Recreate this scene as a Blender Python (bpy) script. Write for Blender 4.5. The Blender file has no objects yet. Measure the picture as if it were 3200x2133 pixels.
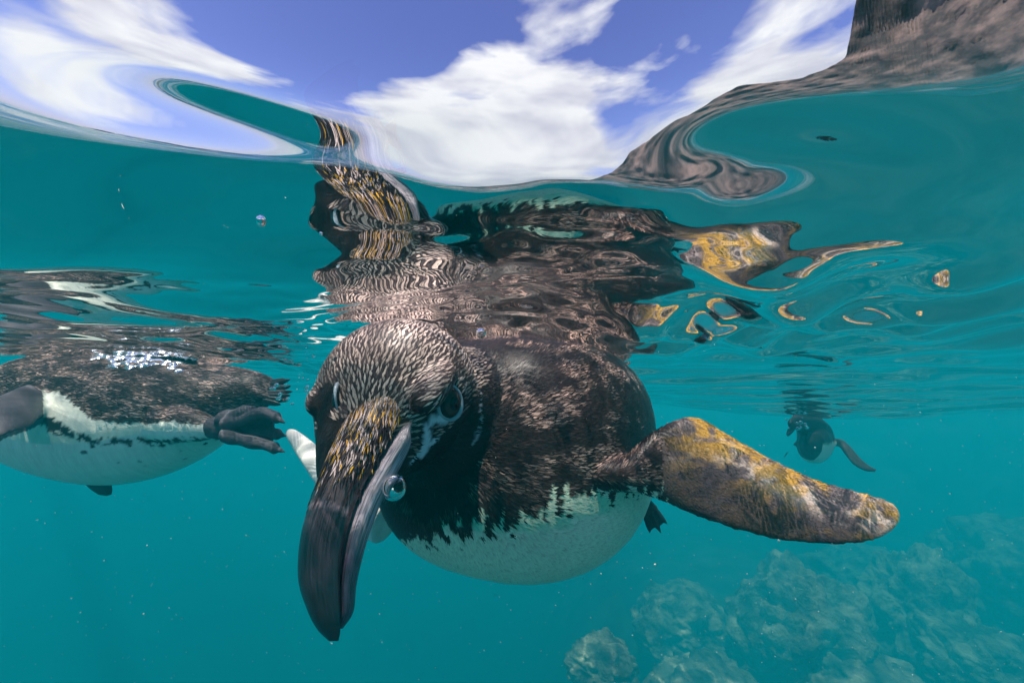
import bpy, bmesh, math, random
import numpy as np
from mathutils import Vector, Matrix, noise as mnoise

# ------------------------------------------------------------------ camera
SC = bpy.context.scene
COL = SC.collection
FPX = 1120.0                                  # focal length in photo pixels (3200 wide)
PITCH, ROLL = math.radians(10.3), math.radians(1.5)
CAM = Vector((0.0, 0.0, -0.041))              # four centimetres under the mean water level z = 0
_F = Vector((0, math.cos(PITCH), math.sin(PITCH)))
_U0 = Vector((0, -math.sin(PITCH), math.cos(PITCH)))
_R = Vector((1, 0, 0)) * math.cos(ROLL) + _U0 * math.sin(ROLL)
_U = _U0 * math.cos(ROLL) - Vector((1, 0, 0)) * math.sin(ROLL)
cam = bpy.data.cameras.new('camera')
cam.sensor_width = 36.0
cam.lens = 36.0 * FPX / 3200.0
cam.clip_start, cam.clip_end = 0.004, 5000.0
cam_ob = bpy.data.objects.new('camera', cam)
COL.objects.link(cam_ob)
M3 = Matrix((_R, _U, -_F)).transposed()
cam_ob.matrix_world = Matrix.Translation(CAM) @ M3.to_4x4()
SC.camera = cam_ob

def pix(px, py, d):
    """photo pixel + distance along the lens axis -> point in the place"""
    px, py, d = float(px), float(py), float(d)
    return CAM + d * (_F + _R * ((px - 1600.0) / FPX) + _U * ((1066.5 - py) / FPX))

# ------------------------------------------------------------------ sun, sky, exposure
SUN_EL, SUN_AZ = math.radians(70), math.radians(200)      # azimuth clockwise from +Y
S_DIR = Vector((math.sin(SUN_AZ) * math.cos(SUN_EL), math.cos(SUN_AZ) * math.cos(SUN_EL), math.sin(SUN_EL)))
sun = bpy.data.lights.new('sun', 'SUN')
sun.energy, sun.angle, sun.color = 5.0, math.radians(0.55), (1.0, 0.93, 0.84)
sun.cycles.is_caustics_light = True
sun_ob = bpy.data.objects.new('sun', sun)
sun_ob.rotation_euler = S_DIR.to_track_quat('Z', 'Y').to_euler()
COL.objects.link(sun_ob)

W = bpy.data.worlds.new('World'); SC.world = W; W.use_nodes = True
nt = W.node_tree; nt.nodes.clear()
def N(t, kind, **kw):
    n = t.nodes.new(kind)
    for k, v in kw.items():
        if k in n.inputs: n.inputs[k].default_value = v
        else: setattr(n, k, v)
    return n
out = N(nt, 'ShaderNodeOutputWorld'); bg = N(nt, 'ShaderNodeBackground', Strength=0.086)
sky = N(nt, 'ShaderNodeTexSky', sky_type='NISHITA', sun_disc=False, sun_elevation=SUN_EL, sun_rotation=SUN_AZ,
        altitude=0.0, air_density=1.0, dust_density=0.3, ozone_density=3.0)
tc = N(nt, 'ShaderNodeTexCoord')
mp = N(nt, 'ShaderNodeMapping'); mp.inputs['Location'].default_value = (0.35, 0.1, 0.4); mp.inputs['Scale'].default_value = (1.9, 1.9, 4.2)
nt.links.new(tc.outputs['Generated'], mp.inputs[0])
n1 = N(nt, 'ShaderNodeTexNoise', Scale=1.5, Detail=8.0, Roughness=0.52, Distortion=0.2)
nt.links.new(mp.outputs[0], n1.inputs['Vector'])
cov = n1.outputs['Fac']
def sky_patch(az, el, width, gain, cov):
    """a heap of cloud (or a clear gap) around one direction of the sky"""
    a, e = math.radians(az), math.radians(el)
    d = N(nt, 'ShaderNodeVectorMath', operation='DOT_PRODUCT'); d.inputs[1].default_value = (math.sin(a) * math.cos(e), math.cos(a) * math.cos(e), math.sin(e))
    nt.links.new(tc.outputs['Generated'], d.inputs[0])
    r = N(nt, 'ShaderNodeMapRange', interpolation_type='SMOOTHSTEP'); r.inputs['From Min'].default_value = math.cos(math.radians(width)); r.inputs['From Max'].default_value = math.cos(math.radians(width * 0.25))
    r.inputs['To Min'].default_value = 0.0; r.inputs['To Max'].default_value = gain
    nt.links.new(d.outputs['Value'], r.inputs[0])
    s = N(nt, 'ShaderNodeMath', operation='ADD'); nt.links.new(cov, s.inputs[0]); nt.links.new(r.outputs[0], s.inputs[1]); return s.outputs[0]
for q in ((-5, 17, 22, 0.26), (6, 10, 16, 0.2), (44, 16, 16, 0.16), (-30, 30, 18, -0.16), (30, 30, 14, -0.18), (-52, 14, 15, 0.10), (10, 42, 12, 0.10), (-18, 33, 9, -0.12)): cov = sky_patch(*q, cov)
rp = N(nt, 'ShaderNodeValToRGB'); rp.color_ramp.elements[0].position = 0.50; rp.color_ramp.elements[1].position = 0.64
nt.links.new(cov, rp.inputs[0])
mix = N(nt, 'ShaderNodeMixRGB'); nt.links.new(rp.outputs[0], mix.inputs[0])
n2 = N(nt, 'ShaderNodeTexNoise', Scale=2.6, Detail=5.0, Roughness=0.5); nt.links.new(mp.outputs[0], n2.inputs['Vector'])
cl = N(nt, 'ShaderNodeValToRGB'); cl.color_ramp.elements[0].position = 0.36; cl.color_ramp.elements[1].position = 0.6
cl.color_ramp.elements[0].color = (5.9, 5.9, 7.0, 1); cl.color_ramp.elements[1].color = (8.6, 8.6, 8.9, 1)
nt.links.new(n2.outputs['Fac'], cl.inputs[0]); nt.links.new(cl.outputs[0], mix.inputs[2])
tint = N(nt, 'ShaderNodeMixRGB', blend_type='MULTIPLY'); tint.inputs[0].default_value = 1.0
tint.inputs[2].default_value = (1.14, 0.96, 1.5, 1)
nt.links.new(sky.outputs[0], tint.inputs[1])
nt.links.new(tint.outputs[0], mix.inputs[1])
nt.links.new(mix.outputs[0], bg.inputs[0]); nt.links.new(bg.outputs[0], out.inputs[0])

SC.view_settings.view_transform = 'Standard'; SC.view_settings.look = 'None'
SC.view_settings.exposure = 0.48; SC.view_settings.gamma = 1.0; SC.view_settings.use_curve_mapping = False
SC.render.engine = 'CYCLES'
cy = SC.cycles
cy.max_bounces = 9; cy.diffuse_bounces = 2; cy.glossy_bounces = 6; cy.transmission_bounces = 6
cy.volume_bounces = 1; cy.transparent_max_bounces = 8
cy.caustics_reflective = True; cy.caustics_refractive = True; cy.blur_glossy = 0.3
cy.sample_clamp_indirect = 4.0; cy.sample_clamp_direct = 0.0
cy.use_denoising = True
cy.use_adaptive_sampling = True; cy.adaptive_threshold = 0.03

# ------------------------------------------------------------------ helpers
rng = np.random.default_rng(7)

def tag(o, label=None, cat=None, group=None, kind=None):
    if label: o['label'] = label
    if cat: o['category'] = cat
    if group: o['group'] = group
    if kind: o['kind'] = kind
    return o

def mesh_obj(name, verts, faces, mat=None, parent=None, smooth=True):
    me = bpy.data.meshes.new(name)
    me.from_pydata([tuple(v) for v in verts] if not isinstance(verts, np.ndarray) else verts.tolist(), [],
                   faces if not isinstance(faces, np.ndarray) else faces.tolist())
    if smooth: me.shade_smooth()
    me.update()
    return link(name, me, mat, parent)

def link(name, me, mat=None, parent=None):
    if mat is not None:
        me.materials.clear(); me.materials.append(mat)
    o = bpy.data.objects.new(name, me); COL.objects.link(o)
    if parent is not None: o.parent = parent
    return o

def fast_mesh(name, V, Q, smooth=True):
    """numpy verts (n,3) and faces (m,k) -> mesh"""
    me = bpy.data.meshes.new(name)
    n, (m, k) = len(V), Q.shape
    me.vertices.add(n); me.vertices.foreach_set('co', np.ascontiguousarray(V, dtype=np.float32).ravel())
    me.loops.add(m * k); me.loops.foreach_set('vertex_index', np.ascontiguousarray(Q, dtype=np.int32).ravel())
    me.polygons.add(m)
    me.polygons.foreach_set('loop_start', np.arange(0, m * k, k, dtype=np.int32))
    me.update(calc_edges=True); me.validate()
    if smooth: me.shade_smooth()
    return me

def set_col(me, cols, name='Col'):
    a = me.color_attributes.new(name, 'FLOAT_COLOR', 'POINT')
    c = np.ones((len(me.vertices), 4), np.float32); c[:, :3] = cols
    a.data.foreach_set('color', c.ravel())

def coords(me):
    a = np.empty(len(me.vertices) * 3, np.float32); me.vertices.foreach_get('co', a); return a.reshape(-1, 3).astype(float)

def normals(me):
    a = np.empty(len(me.vertices) * 3, np.float32); me.vertices.foreach_get('normal', a); return a.reshape(-1, 3).astype(float)

# cheap value noise on arrays (periodic lattice of random numbers, smooth interpolation)
_LAT = np.random.default_rng(3).random((64, 64, 64))
def vnoise(P):
    P = np.asarray(P, float); i = np.floor(P).astype(int); f = P - i; f = f * f * (3 - 2 * f)
    r = 0
    for dx in (0, 1):
        for dy in (0, 1):
            for dz in (0, 1):
                w = (f[..., 0] if dx else 1 - f[..., 0]) * (f[..., 1] if dy else 1 - f[..., 1]) * (f[..., 2] if dz else 1 - f[..., 2])
                r = r + w * _LAT[(i[..., 0] + dx) % 64, (i[..., 1] + dy) % 64, (i[..., 2] + dz) % 64]
    return r
def fbm(P, o=4, g=0.5):
    P = np.asarray(P, float); r, a, t = 0, 1.0, 0
    for k in range(o):
        r = r + a * vnoise(P * 2 ** k + 17.3 * k); t += a; a *= g
    return r / t
def sstep(a, b, x):
    t = np.clip((x - a) / (b - a), 0, 1); return t * t * (3 - 2 * t)

def new_mat(name):
    m = bpy.data.materials.new(name); m.use_nodes = True
    t = m.node_tree; b = t.nodes['Principled BSDF']; return m, t, b
# ------------------------------------------------------------------ water surface (real waves, real refraction)
def V3_(px, py, d): return tuple(pix(px, py, d))
HUMP = (0.0023, -0.0247, 0.1684, 0.0822, 0.0162, 1.6518, 1.9209)
DIP = (-0.1247, 0.0365, 0.0523, 0.1385, -0.0069, -0.8067, 1.0)
def spot(x, y, cx, cy, sx, sy):
    return np.exp(-0.5 * ((x - cx) / sx) ** 2 - 0.5 * ((y - cy) / sy) ** 2)
def wave(x, y):
    """height of the sea surface over mean level, metres"""
    h = np.zeros_like(x)
    r = np.hypot(x, y)
    R_ = np.random.default_rng(21)
    near = sstep(0.04, 0.17, r)
    one = np.ones_like(x)
    # (wavelengths, slope, main heading, spread, count, where)
    for lam0, lam1, slope, head, spread, cnt, where in (
            (2.5, 6.0, 0.015, 0.4, 0.6, 5, one),
            (0.45, 1.2, 0.025, 1.2, 0.9, 7, sstep(0.2, 0.8, r) * sstep(30, 10, r)),
            (0.16, 0.40, 0.055, 1.3, 0.8, 7, (0.25 + 0.75 * near) * sstep(9, 4, r)),
            (0.07, 0.15, 0.075, 1.2, 0.9, 8, (0.12 + 0.88 * near) * sstep(3.5, 1.5, r)),
            (0.035, 0.07, 0.10, 1.0, 1.2, 9, near * (0.22 + 1.5 * spot(x, y, 0.14, 0.22, 0.10, 0.11) + 0.7 * spot(x, y, -0.3, 0.42, 0.15, 0.15)) * sstep(1.6, 0.8, r)),
            (0.010, 0.026, 0.15, 1.45, 0.5, 10, near * (spot(x, y, -0.02, 0.19, 0.055, 0.06) + 0.6 * spot(x, y, -0.22, 0.42, 0.07, 0.08)))):
        for k in range(cnt):
            lam = math.exp(R_.uniform(math.log(lam0), math.log(lam1)))
            a = head + R_.normal(0, spread); kx, ky = 2 * math.pi / lam * math.cos(a), 2 * math.pi / lam * math.sin(a)
            amp = slope / cnt ** 0.5 * lam / (2 * math.pi) * 1.4
            h += amp * np.sin(kx * x + ky * y + R_.uniform(0, 6.28)) * where
    P3 = np.stack([x, y, 0 * x], -1); warp = 0.020 * (vnoise(P3 * 38 + 3) - 0.5) + 0.007 * (vnoise(P3 * 105 + 8) - 0.5)
    # rings and slaps thrown up by the moving birds: (centre, wavelength, slope, reach)
    for cx, cy, lam, sl, reach in ((-0.055, 0.178, 0.0115, 0.17, 0.055), (-0.03, 0.21, 0.017, 0.12, 0.085), (0.10, 0.175, 0.024, 0.13, 0.07), (-0.23, 0.44, 0.02, 0.12, 0.09), (0.17, 0.17, 0.03, 0.10, 0.07)):
        rho = np.hypot((x - cx) * 0.8, y - cy) + warp
        h += 1.35 * sl * lam / 6.2832 * np.sin(6.2832 * rho / lam + 1.5 * np.sin(np.arctan2(y - cy, x - cx) * 3)) * np.exp(-(rho / reach) ** 2) * sstep(0.05, 0.12, r)
    R2 = np.random.default_rng(5); wh = (spot(x, y, 0.105, 0.155, 0.045, 0.045) + 0.8 * spot(x, y, 0.19, 0.17, 0.06, 0.05)) * sstep(0.06, 0.11, r)
    for k in range(9):
        lam = R2.uniform(0.028, 0.06); a = R2.uniform(0, 6.28); h += 0.34 / 3 * lam / 6.2832 * 1.4 * np.sin(6.2832 / lam * (x * math.cos(a) + y * math.sin(a)) + R2.uniform(0, 6.28)) * wh
    R4 = np.random.default_rng(14); wh = spot(x, y, -0.42, 0.47, 0.16, 0.09) + 0.8 * spot(x, y, 0.03, 0.24, 0.09, 0.06) + 0.55 * spot(x, y, -0.2, 0.28, 0.1, 0.08)
    for k in range(10):
        lam = R4.uniform(0.016, 0.042); a = R4.uniform(0, 6.28); h += 0.19 / 3.2 * lam / 6.2832 * 1.4 * np.sin(6.2832 / lam * (x * math.cos(a) + y * math.sin(a)) + R4.uniform(0, 6.28)) * wh
    R3 = np.random.default_rng(15); wh = sstep(0.03, 0.07, r) * sstep(0.35, 0.15, r)
    for k in range(6):
        lam = R3.uniform(0.028, 0.065); a = R3.uniform(0.4, 2.4); h += 0.045 / 2.4 * lam / 6.2832 * 1.4 * np.sin(6.2832 / lam * (x * math.cos(a) + y * math.sin(a)) + R3.uniform(0, 6.28)) * wh
    return h

_wave = wave; _W0 = float(_wave(np.array([-0.05]), np.array([0.175]))[0])
_WL = float(_wave(np.array([-0.42]), np.array([0.45]))[0]) - _W0
_ZF = V3_(2545, 1300, 1.25); _WF = float(_wave(np.array([_ZF[0]]), np.array([_ZF[1]]))[0]) - _W0
def wave(x, y): return _wave(x, y) - _W0 + (_ZF[2] - _WF) * spot(x, y, _ZF[0], _ZF[1], 0.4, 0.4) + (0.012 - _WL) * spot(x, y, -0.45, 0.45, 0.16, 0.16)          # mean level taken where the front penguin swims

def hump(x, y, p=HUMP):
    # the crest of a small wave stands over the camera and falls away in front of it
    cx, cy, sx, sy, A, rot, ex = p
    c, s = math.cos(rot), math.sin(rot)
    u, v = (x - cx) * c + (y - cy) * s, -(x - cx) * s + (y - cy) * c
    return A * np.exp(-0.5 * ((u / sx) ** 2 + (v / sy) ** 2) ** ex)

# short ripple crests in front of the lens: (x, y, half length, half width, height, heading, 1)
CRESTS = ((0.058, 0.0675, 0.018, 0.007, 0.0018, 0.0, 1.0), (-0.054, 0.052, 0.013, 0.0055, 0.0012, 0.54, 1.0), (0.10, 0.071, 0.014, 0.007, 0.0016, -0.25, 1.0))
def surf(x, y):
    h = wave(x, y) + hump(x, y) + hump(x, y, DIP)
    for c in CRESTS: h = h + hump(x, y, c)
    return h

def build_water():
    rr = [0.0006]
    while rr[-1] < 260.0:
        r = rr[-1]
        k = 0.012 if r < 0.03 else 0.008 if r < 0.1 else 0.0055 if r < 0.55 else 0.009 if r < 2.5 else 0.02
        rr.append(r * (1 + k))
    rr = np.array(rr)
    front = np.linspace(-1.25, 1.25, 420)           # around +Y
    back = np.linspace(1.25, 2 * math.pi - 1.25, 90)[1:-1]
    th = np.concatenate([front, back]) ; n = len(th)
    X = rr[:, None] * np.sin(th)[None]; Y = rr[:, None] * np.cos(th)[None]
    Z = surf(X, Y)
    V = np.stack([X, Y, Z], -1).reshape(-1, 3)
    i, j = np.meshgrid(np.arange(len(rr) - 1), np.arange(n), indexing='ij'); j2 = (j + 1) % n
    Q = np.stack([i * n + j, (i + 1) * n + j, (i + 1) * n + j2, i * n + j2], -1).reshape(-1, 4)[:, ::-1]
    me = fast_mesh('water_surface', V, Q)
    m = bpy.data.materials.new('water'); m.use_nodes = True; t = m.node_tree; t.nodes.clear()
    o = N(t, 'ShaderNodeOutputMaterial'); g = N(t, 'ShaderNodeBsdfGlass', IOR=1.333, Roughness=0.0)
    t.links.new(g.outputs[0], o.inputs['Surface'])
    ob = link('water_surface', me, m)
    print('water faces', len(Q), 'normal z', me.polygons[1000].normal.z)
    ob.visible_shadow = False                      # clear water lets the sunlight in
    ob.cycles.is_caustics_caster = True
    tag(ob, 'rippled sea surface seen from below with the bright sky through it', 'water', kind='structure')
    return ob
build_water()

def build_haze():
    V = [(x, y, z) for z in (-16, 0.022) for y in (-60, 120) for x in (-90, 90)]
    Fc = [(0, 2, 3, 1), (4, 5, 7, 6), (0, 1, 5, 4), (2, 6, 7, 3), (0, 4, 6, 2), (1, 3, 7, 5)]
    m = bpy.data.materials.new('sea_water_haze'); m.use_nodes = True; t = m.node_tree; t.nodes.clear()
    o = N(t, 'ShaderNodeOutputMaterial'); v = N(t, 'ShaderNodeVolumePrincipled', Density=HAZE_D, Anisotropy=0.0)
    v.inputs['Color'].default_value = HAZE_C + (1,)
    v.inputs['Absorption Color'].default_value = HAZE_A + (1,)
    t.links.new(v.outputs[0], o.inputs['Volume'])
    ob = mesh_obj('haze', V, Fc, m, smooth=False)
    tag(ob, 'clear turquoise sea water that veils what lies farther off', 'water', kind='stuff')
HAZE_D, HAZE_C, HAZE_A = 0.26, (0.003, 0.320, 0.375), (0.0, 0.08, 0.10)
build_haze()
# ------------------------------------------------------------------ shape tools for living things
def loft(rings, n=28, power=2.0):
    """rings: (centre, half-width vector, half-height vector); closed tube with rounded poles"""
    V, Q = [], []
    for c, u, v in rings:
        for k in range(n):
            a = 2 * math.pi * k / n
            ca, sa = math.cos(a), math.sin(a)
            if power != 2.0:
                ca = math.copysign(abs(ca) ** (2 / power), ca); sa = math.copysign(abs(sa) ** (2 / power), sa)
            V.append(tuple(Vector(c) + Vector(u) * ca + Vector(v) * sa))
    m = len(rings)
    for i in range(m - 1):
        for k in range(n):
            Q.append((i * n + k, i * n + (k + 1) % n, (i + 1) * n + (k + 1) % n, (i + 1) * n + k))
    V.append(tuple(rings[0][0])); V.append(tuple(rings[-1][0])); p0, p1 = len(V) - 2, len(V) - 1
    for k in range(n):
        Q.append((p0, (k + 1) % n, k)); Q.append((p1, (m - 1) * n + k, (m - 1) * n + (k + 1) % n))
    return V, Q

def smooth_path(pts, per=6):
    """Catmull-Rom through rows of numbers"""
    P = np.array(pts, float); P = np.vstack([2 * P[0] - P[1], P, 2 * P[-1] - P[-2]]); out = []
    for i in range(1, len(P) - 2):
        for k in range(per):
            t = k / per
            out.append(0.5 * ((2 * P[i]) + (-P[i - 1] + P[i + 1]) * t + (2 * P[i - 1] - 5 * P[i] + 4 * P[i + 1] - P[i + 2]) * t * t
                              + (-P[i - 1] + 3 * P[i] - 3 * P[i + 1] + P[i + 2]) * t ** 3))
    out.append(P[-2]); return np.array(out)

def merge_skin(name, parts, voxel, smooth_it=6, factor=0.5):
    """join closed shapes into one continuous skin"""
    V, Q = [], []
    for v, q in parts:
        o = len(V); V += list(v); Q += [tuple(i + o for i in f) for f in q]
    me = bpy.data.meshes.new(name + '_raw'); me.from_pydata(V, [], Q); me.update()
    bm = bmesh.new(); bm.from_mesh(me); bmesh.ops.recalc_face_normals(bm, faces=bm.faces); bm.to_mesh(me); bm.free()
    ob = bpy.data.objects.new(name + '_raw', me); COL.objects.link(ob)
    md = ob.modifiers.new('r', 'REMESH'); md.mode = 'VOXEL'; md.voxel_size = voxel; md.use_smooth_shade = True
    ms = ob.modifiers.new('s', 'SMOOTH'); ms.factor = factor; ms.iterations = smooth_it
    dg = bpy.context.evaluated_depsgraph_get(); dg.update()
    res = bpy.data.meshes.new_from_object(ob.evaluated_get(dg)); res.name = name
    bpy.data.objects.remove(ob); bpy.data.meshes.remove(me)
    res.shade_smooth()
    return res

def poly_dist(P, line):
    """distance of points to a polyline"""
    L = np.array(line, float); d = np.full(len(P), 1e9)
    for a, b in zip(L[:-1], L[1:]):
        ab = b - a; t = np.clip(((P - a) @ ab) / (ab @ ab), 0, 1)
        d = np.minimum(d, np.linalg.norm(P - (a + t[:, None] * ab), axis=1))
    return d

def tri_sample(me, count, weight, seed):
    """random points on a mesh: position, normal"""
    R_ = np.random.default_rng(seed)
    me.calc_loop_triangles()
    T = np.empty(len(me.loop_triangles) * 3, np.int32); me.loop_triangles.foreach_get('vertices', T); T = T.reshape(-1, 3)
    V, Nn = coords(me), normals(me)
    a, b, c = V[T[:, 0]], V[T[:, 1]], V[T[:, 2]]
    ar = np.linalg.norm(np.cross(b - a, c - a), axis=1) * 0.5
    w = ar * weight((a + b + c) / 3); w = w / w.sum()
    k = R_.choice(len(T), count, p=w)
    r1, r2 = np.sqrt(R_.random(count)), R_.random(count)
    w0, w1, w2 = (1 - r1)[:, None], (r1 * (1 - r2))[:, None], (r1 * r2)[:, None]
    P = w0 * V[T[k, 0]] + w1 * V[T[k, 1]] + w2 * V[T[k, 2]]
    n = w0 * Nn[T[k, 0]] + w1 * Nn[T[k, 1]] + w2 * Nn[T[k, 2]]
    return P, n / np.linalg.norm(n, axis=1)[:, None]

def feathers(name, P, n, flow, length, width, lift, col, mat, parent, seed=1, jit=0.25):
    """small lozenge feathers lying on a skin, tips raised a little"""
    R_ = np.random.default_rng(seed); m = len(P)
    t = flow - (flow * n).sum(1)[:, None] * n; t /= np.linalg.norm(t, axis=1)[:, None] + 1e-12
    s = np.cross(n, t)
    t = t + s * R_.normal(0, jit, m)[:, None]; t /= np.linalg.norm(t, axis=1)[:, None]; s = np.cross(n, t)
    L = (length * R_.uniform(0.7, 1.35, m))[:, None]; Wd = (width * R_.uniform(0.7, 1.3, m))[:, None]; H = (lift * R_.uniform(0.5, 1.5, m))[:, None]
    base = P - n * H * 0.6 - t * L * 0.5
    l = P - s * Wd * 0.5 + n * H * 0.1; r = P + s * Wd * 0.5 + n * H * 0.1
    mid = P + n * H * 0.65; tip = P + t * L * 0.5 + n * H
    V = np.stack([base, l, mid, r, tip], 1).reshape(-1, 3)
    k = np.arange(m)[:, None] * 5
    F = np.concatenate([k + [0, 2, 1], k + [0, 3, 2], k + [1, 2, 4], k + [2, 3, 4]], 0)
    me = fast_mesh(name, V, F, smooth=True)
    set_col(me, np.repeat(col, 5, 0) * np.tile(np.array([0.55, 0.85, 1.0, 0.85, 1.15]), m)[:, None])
    o = link(name, me, mat, parent); tag(o, kind='stuff'); recv(o); return o

def recv(o):
    o.cycles.is_caustics_receiver = True; return o

def feather_mat(name, rough=0.42, sheen=0.0, bump=0.0, scale=900.0):
    m, t, b = new_mat(name)
    a = N(t, 'ShaderNodeVertexColor', layer_name='Col')
    t.links.new(a.outputs['Color'], b.inputs['Base Color'])
    b.inputs['Roughness'].default_value = rough
    b.inputs['Specular IOR Level'].default_value = 0.14
    if bump:
        tcn = N(t, 'ShaderNodeTexCoord'); nz = N(t, 'ShaderNodeTexNoise', Scale=scale, Detail=3.0)
        bp = N(t, 'ShaderNodeBump', Strength=bump, Distance=0.0006)
        t.links.new(tcn.outputs['Object'], nz.inputs['Vector']); t.links.new(nz.outputs['Fac'], bp.inputs['Height'])
        t.links.new(bp.outputs[0], b.inputs['Normal'])
    return m
M_SKIN = feather_mat('penguin_plumage', 0.5, bump=0.5)
M_FEA = feather_mat('penguin_feathers', 0.38)

def V3(px, py, d): return np.array(pix(px, py, d))
def nrm(v): v = np.asarray(v, float); return v / np.linalg.norm(v)

def flat_limb(st):
    """stations: (top px, top py, bottom px, bottom py, depth top, depth bottom, thickness)"""
    S = smooth_path(st, 5); rings = []
    for tx, ty, bx, by, dt, db, th in S:
        a, b = V3(tx, ty, dt), V3(bx, by, db)
        rings.append([(a + b) / 2, (a - b) / 2, th])
    out = []
    for i, (c, u, th) in enumerate(rings):
        ax = rings[min(i + 1, len(rings) - 1)][0] - rings[max(i - 1, 0)][0]
        out.append((c, u, nrm(np.cross(ax, u)) * th))
    return loft(out, 26)

# ------------------------------------------------------------------ the penguin in front
def build_main():
    root = bpy.data.objects.new('penguin', None); COL.objects.link(root)
    tag(root, 'dark speckled penguin facing the viewer with its long bill pointing down and a flipper spread', 'penguin', 'penguins swimming under the surface')
    ax = nrm((math.sin(math.radians(24)), math.cos(math.radians(24)), 0.02)); sd = nrm(np.cross(ax, (0, 0, 1))); up = np.cross(sd, ax)
    C0 = np.array((0.008, 0.277, -0.066))
    body = [(C0 + ax * s + up * dz, sd * r * 1.09, up * r * 0.97) for s, r, dz in smooth_path(
        [(-0.104, 0.012, 0), (-0.098, 0.036, 0), (-0.082, 0.058, 0), (-0.055, 0.074, 0), (-0.015, 0.084, 0), (0.04, 0.086, 0), (0.11, 0.081, 0.004),
         (0.18, 0.068, 0.010), (0.24, 0.043, 0.018), (0.285, 0.024, 0.026), (0.31, 0.006, 0.03)], 4)]
    hc = V3(1243, 1235, 0.170)
    tip = V3(992, 1992, 0.100); base = V3(1165, 1350, 0.140)
    t = nrm(tip - base)
    eye_l, eye_r = V3(1410, 1258, 0.144), V3(1006, 1264, 0.160)      # the bird's left and right eye
    lat = nrm(eye_l - eye_r)
    lb = nrm(lat - (lat @ t) * t); nb = nrm(np.cross(lb, t))
    if nb @ (np.array(CAM) - base) < 0: nb = -nb
    bx = nrm(0.62 * t + 0.38 * nrm(np.array(CAM) - hc)); bx = nrm(bx - (bx @ lat) * lat); hz = nrm(np.cross(lat, bx))
    if hz @ nb < 0: hz = -hz
    neck = [(c, sd * r, up * r * 0.96) for c, r in [((0.03, 0.30, -0.068), 0.078), ((0.006, 0.262, -0.064), 0.070), ((-0.016, 0.228, -0.056), 0.055),
            ((-0.035, 0.2, -0.05), 0.043), ((-0.048, 0.183, -0.043), 0.037), ((-0.053, 0.172, -0.04), 0.03)]]
    head = [(hc + bx * s + hz * dz, lat * w, hz * h) for s, w, h, dz in smooth_path(
        [(-0.041, 0.006, 0.006, -0.004), (-0.036, 0.018, 0.018, -0.003), (-0.024, 0.030, 0.029, -0.001), (-0.008, 0.0362, 0.0345, 0), (0.008, 0.0352, 0.0330, 0.000),
         (0.020, 0.0295, 0.0275, -0.001), (0.030, 0.0225, 0.0205, -0.002), (0.040, 0.0160, 0.0140, -0.003), (0.047, 0.011, 0.009, -0.004), (0.050, 0.004, 0.003, -0.004)], 4)]
    brow = []
    for ey, sgn in ((eye_l, 1), (eye_r, -1)):
        c = ey - lat * sgn * 0.0075 + hz * 0.0065 - bx * 0.002
        brow.append(loft([(c + bx * k, lat * r, hz * r * 0.75) for k, r in ((-0.016, 0.003), (-0.01, 0.0075), (0.0, 0.0085), (0.009, 0.0065), (0.014, 0.0025))], 16))
    wing = flat_limb([(1780, 1410, 1790, 1515, .194, .188, .016), (1865, 1428, 1875, 1530, .184, .179, .0115), (1950, 1424, 1962, 1538, .182, .176, .0088), (2045, 1345, 2060, 1560, .188, .178, .0060),
                      (2165, 1300, 2150, 1602, .191, .176, .0046), (2285, 1362, 2280, 1648, .189, .173, .0040), (2420, 1437, 2420, 1684, .185, .170, .0036),
                      (2560, 1500, 2560, 1700, .180, .167, .0033), (2690, 1537, 2690, 1696, .175, .164, .0030), (2772, 1563, 2766, 1668, .172, .164, .0027), (2806, 1600, 2800, 1636, .170, .166, .0018)])
    wing2 = flat_limb([(1230, 1560, 1180, 1700, .27, .26, .014), (1130, 1545, 1090, 1640, .285, .275, .009), (1060, 1470, 1010, 1545, .31, .30, .006),
                       (990, 1390, 945, 1450, .33, .32, .005), (930, 1345, 905, 1385, .345, .335, .004), (905, 1338, 893, 1358, .35, .345, .002)])
    thick = loft([(V3(1660, 1450, .212), sd * .03, up * .03), (V3(1745, 1460, .200), sd * .024, up * .025), (V3(1830, 1475, .190), sd * .015, up * .016), (V3(1905, 1480, .182), sd * .008, up * .010)], 20)
    me = merge_skin('body', [loft(body, 40, 2.45), loft(neck, 32), loft(head, 36)] + brow + [wing, wing2, thick], 0.0016, 4, 0.4)
    P, nn = coords(me), normals(me)
    # colours of the plumage
    from mathutils.bvhtree import BVHTree
    bm = bmesh.new(); bm.from_mesh(me); bvh = BVHTree.FromBMesh(bm); bm.free()
    def cast(px, py, dflt=0.2):
        d = (pix(px, py, 1.0) - CAM).normalized(); h = bvh.ray_cast(CAM, d)[0]
        return np.array(h) if h is not None else V3(px, py, dflt)
    def skin_at(px, py, dflt):
        d = (pix(px, py, 1.0) - CAM).normalized(); h = bvh.ray_cast(CAM, d)
        return (np.array(h[0]), np.array(h[1])) if h[0] is not None else (V3(px, py, dflt), None)
    (eye_l, no_l), (eye_r, no_r) = skin_at(1410, 1258, .144), skin_at(1010, 1264, .160)
    edge = np.array([cast(x, y) for x, y in ((1212, 1655), (1290, 1690), (1370, 1688), (1450, 1665), (1540, 1640), (1640, 1618), (1720, 1585), (1800, 1562), (1880, 1548))])
    zb = np.interp(P[:, 0], edge[:, 0], edge[:, 2]); back = sstep(0.26, 0.36, P[:, 1]); zb = zb * (1 - back) - 0.092 * back
    jag = (fbm(P * [420, 420, 60], 3) - 0.5) * 0.030 + (vnoise(P * [700, 700, 90] + 5) - 0.5) * 0.010
    white = sstep(-0.0022, 0.0022, zb + jag - P[:, 2])
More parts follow.
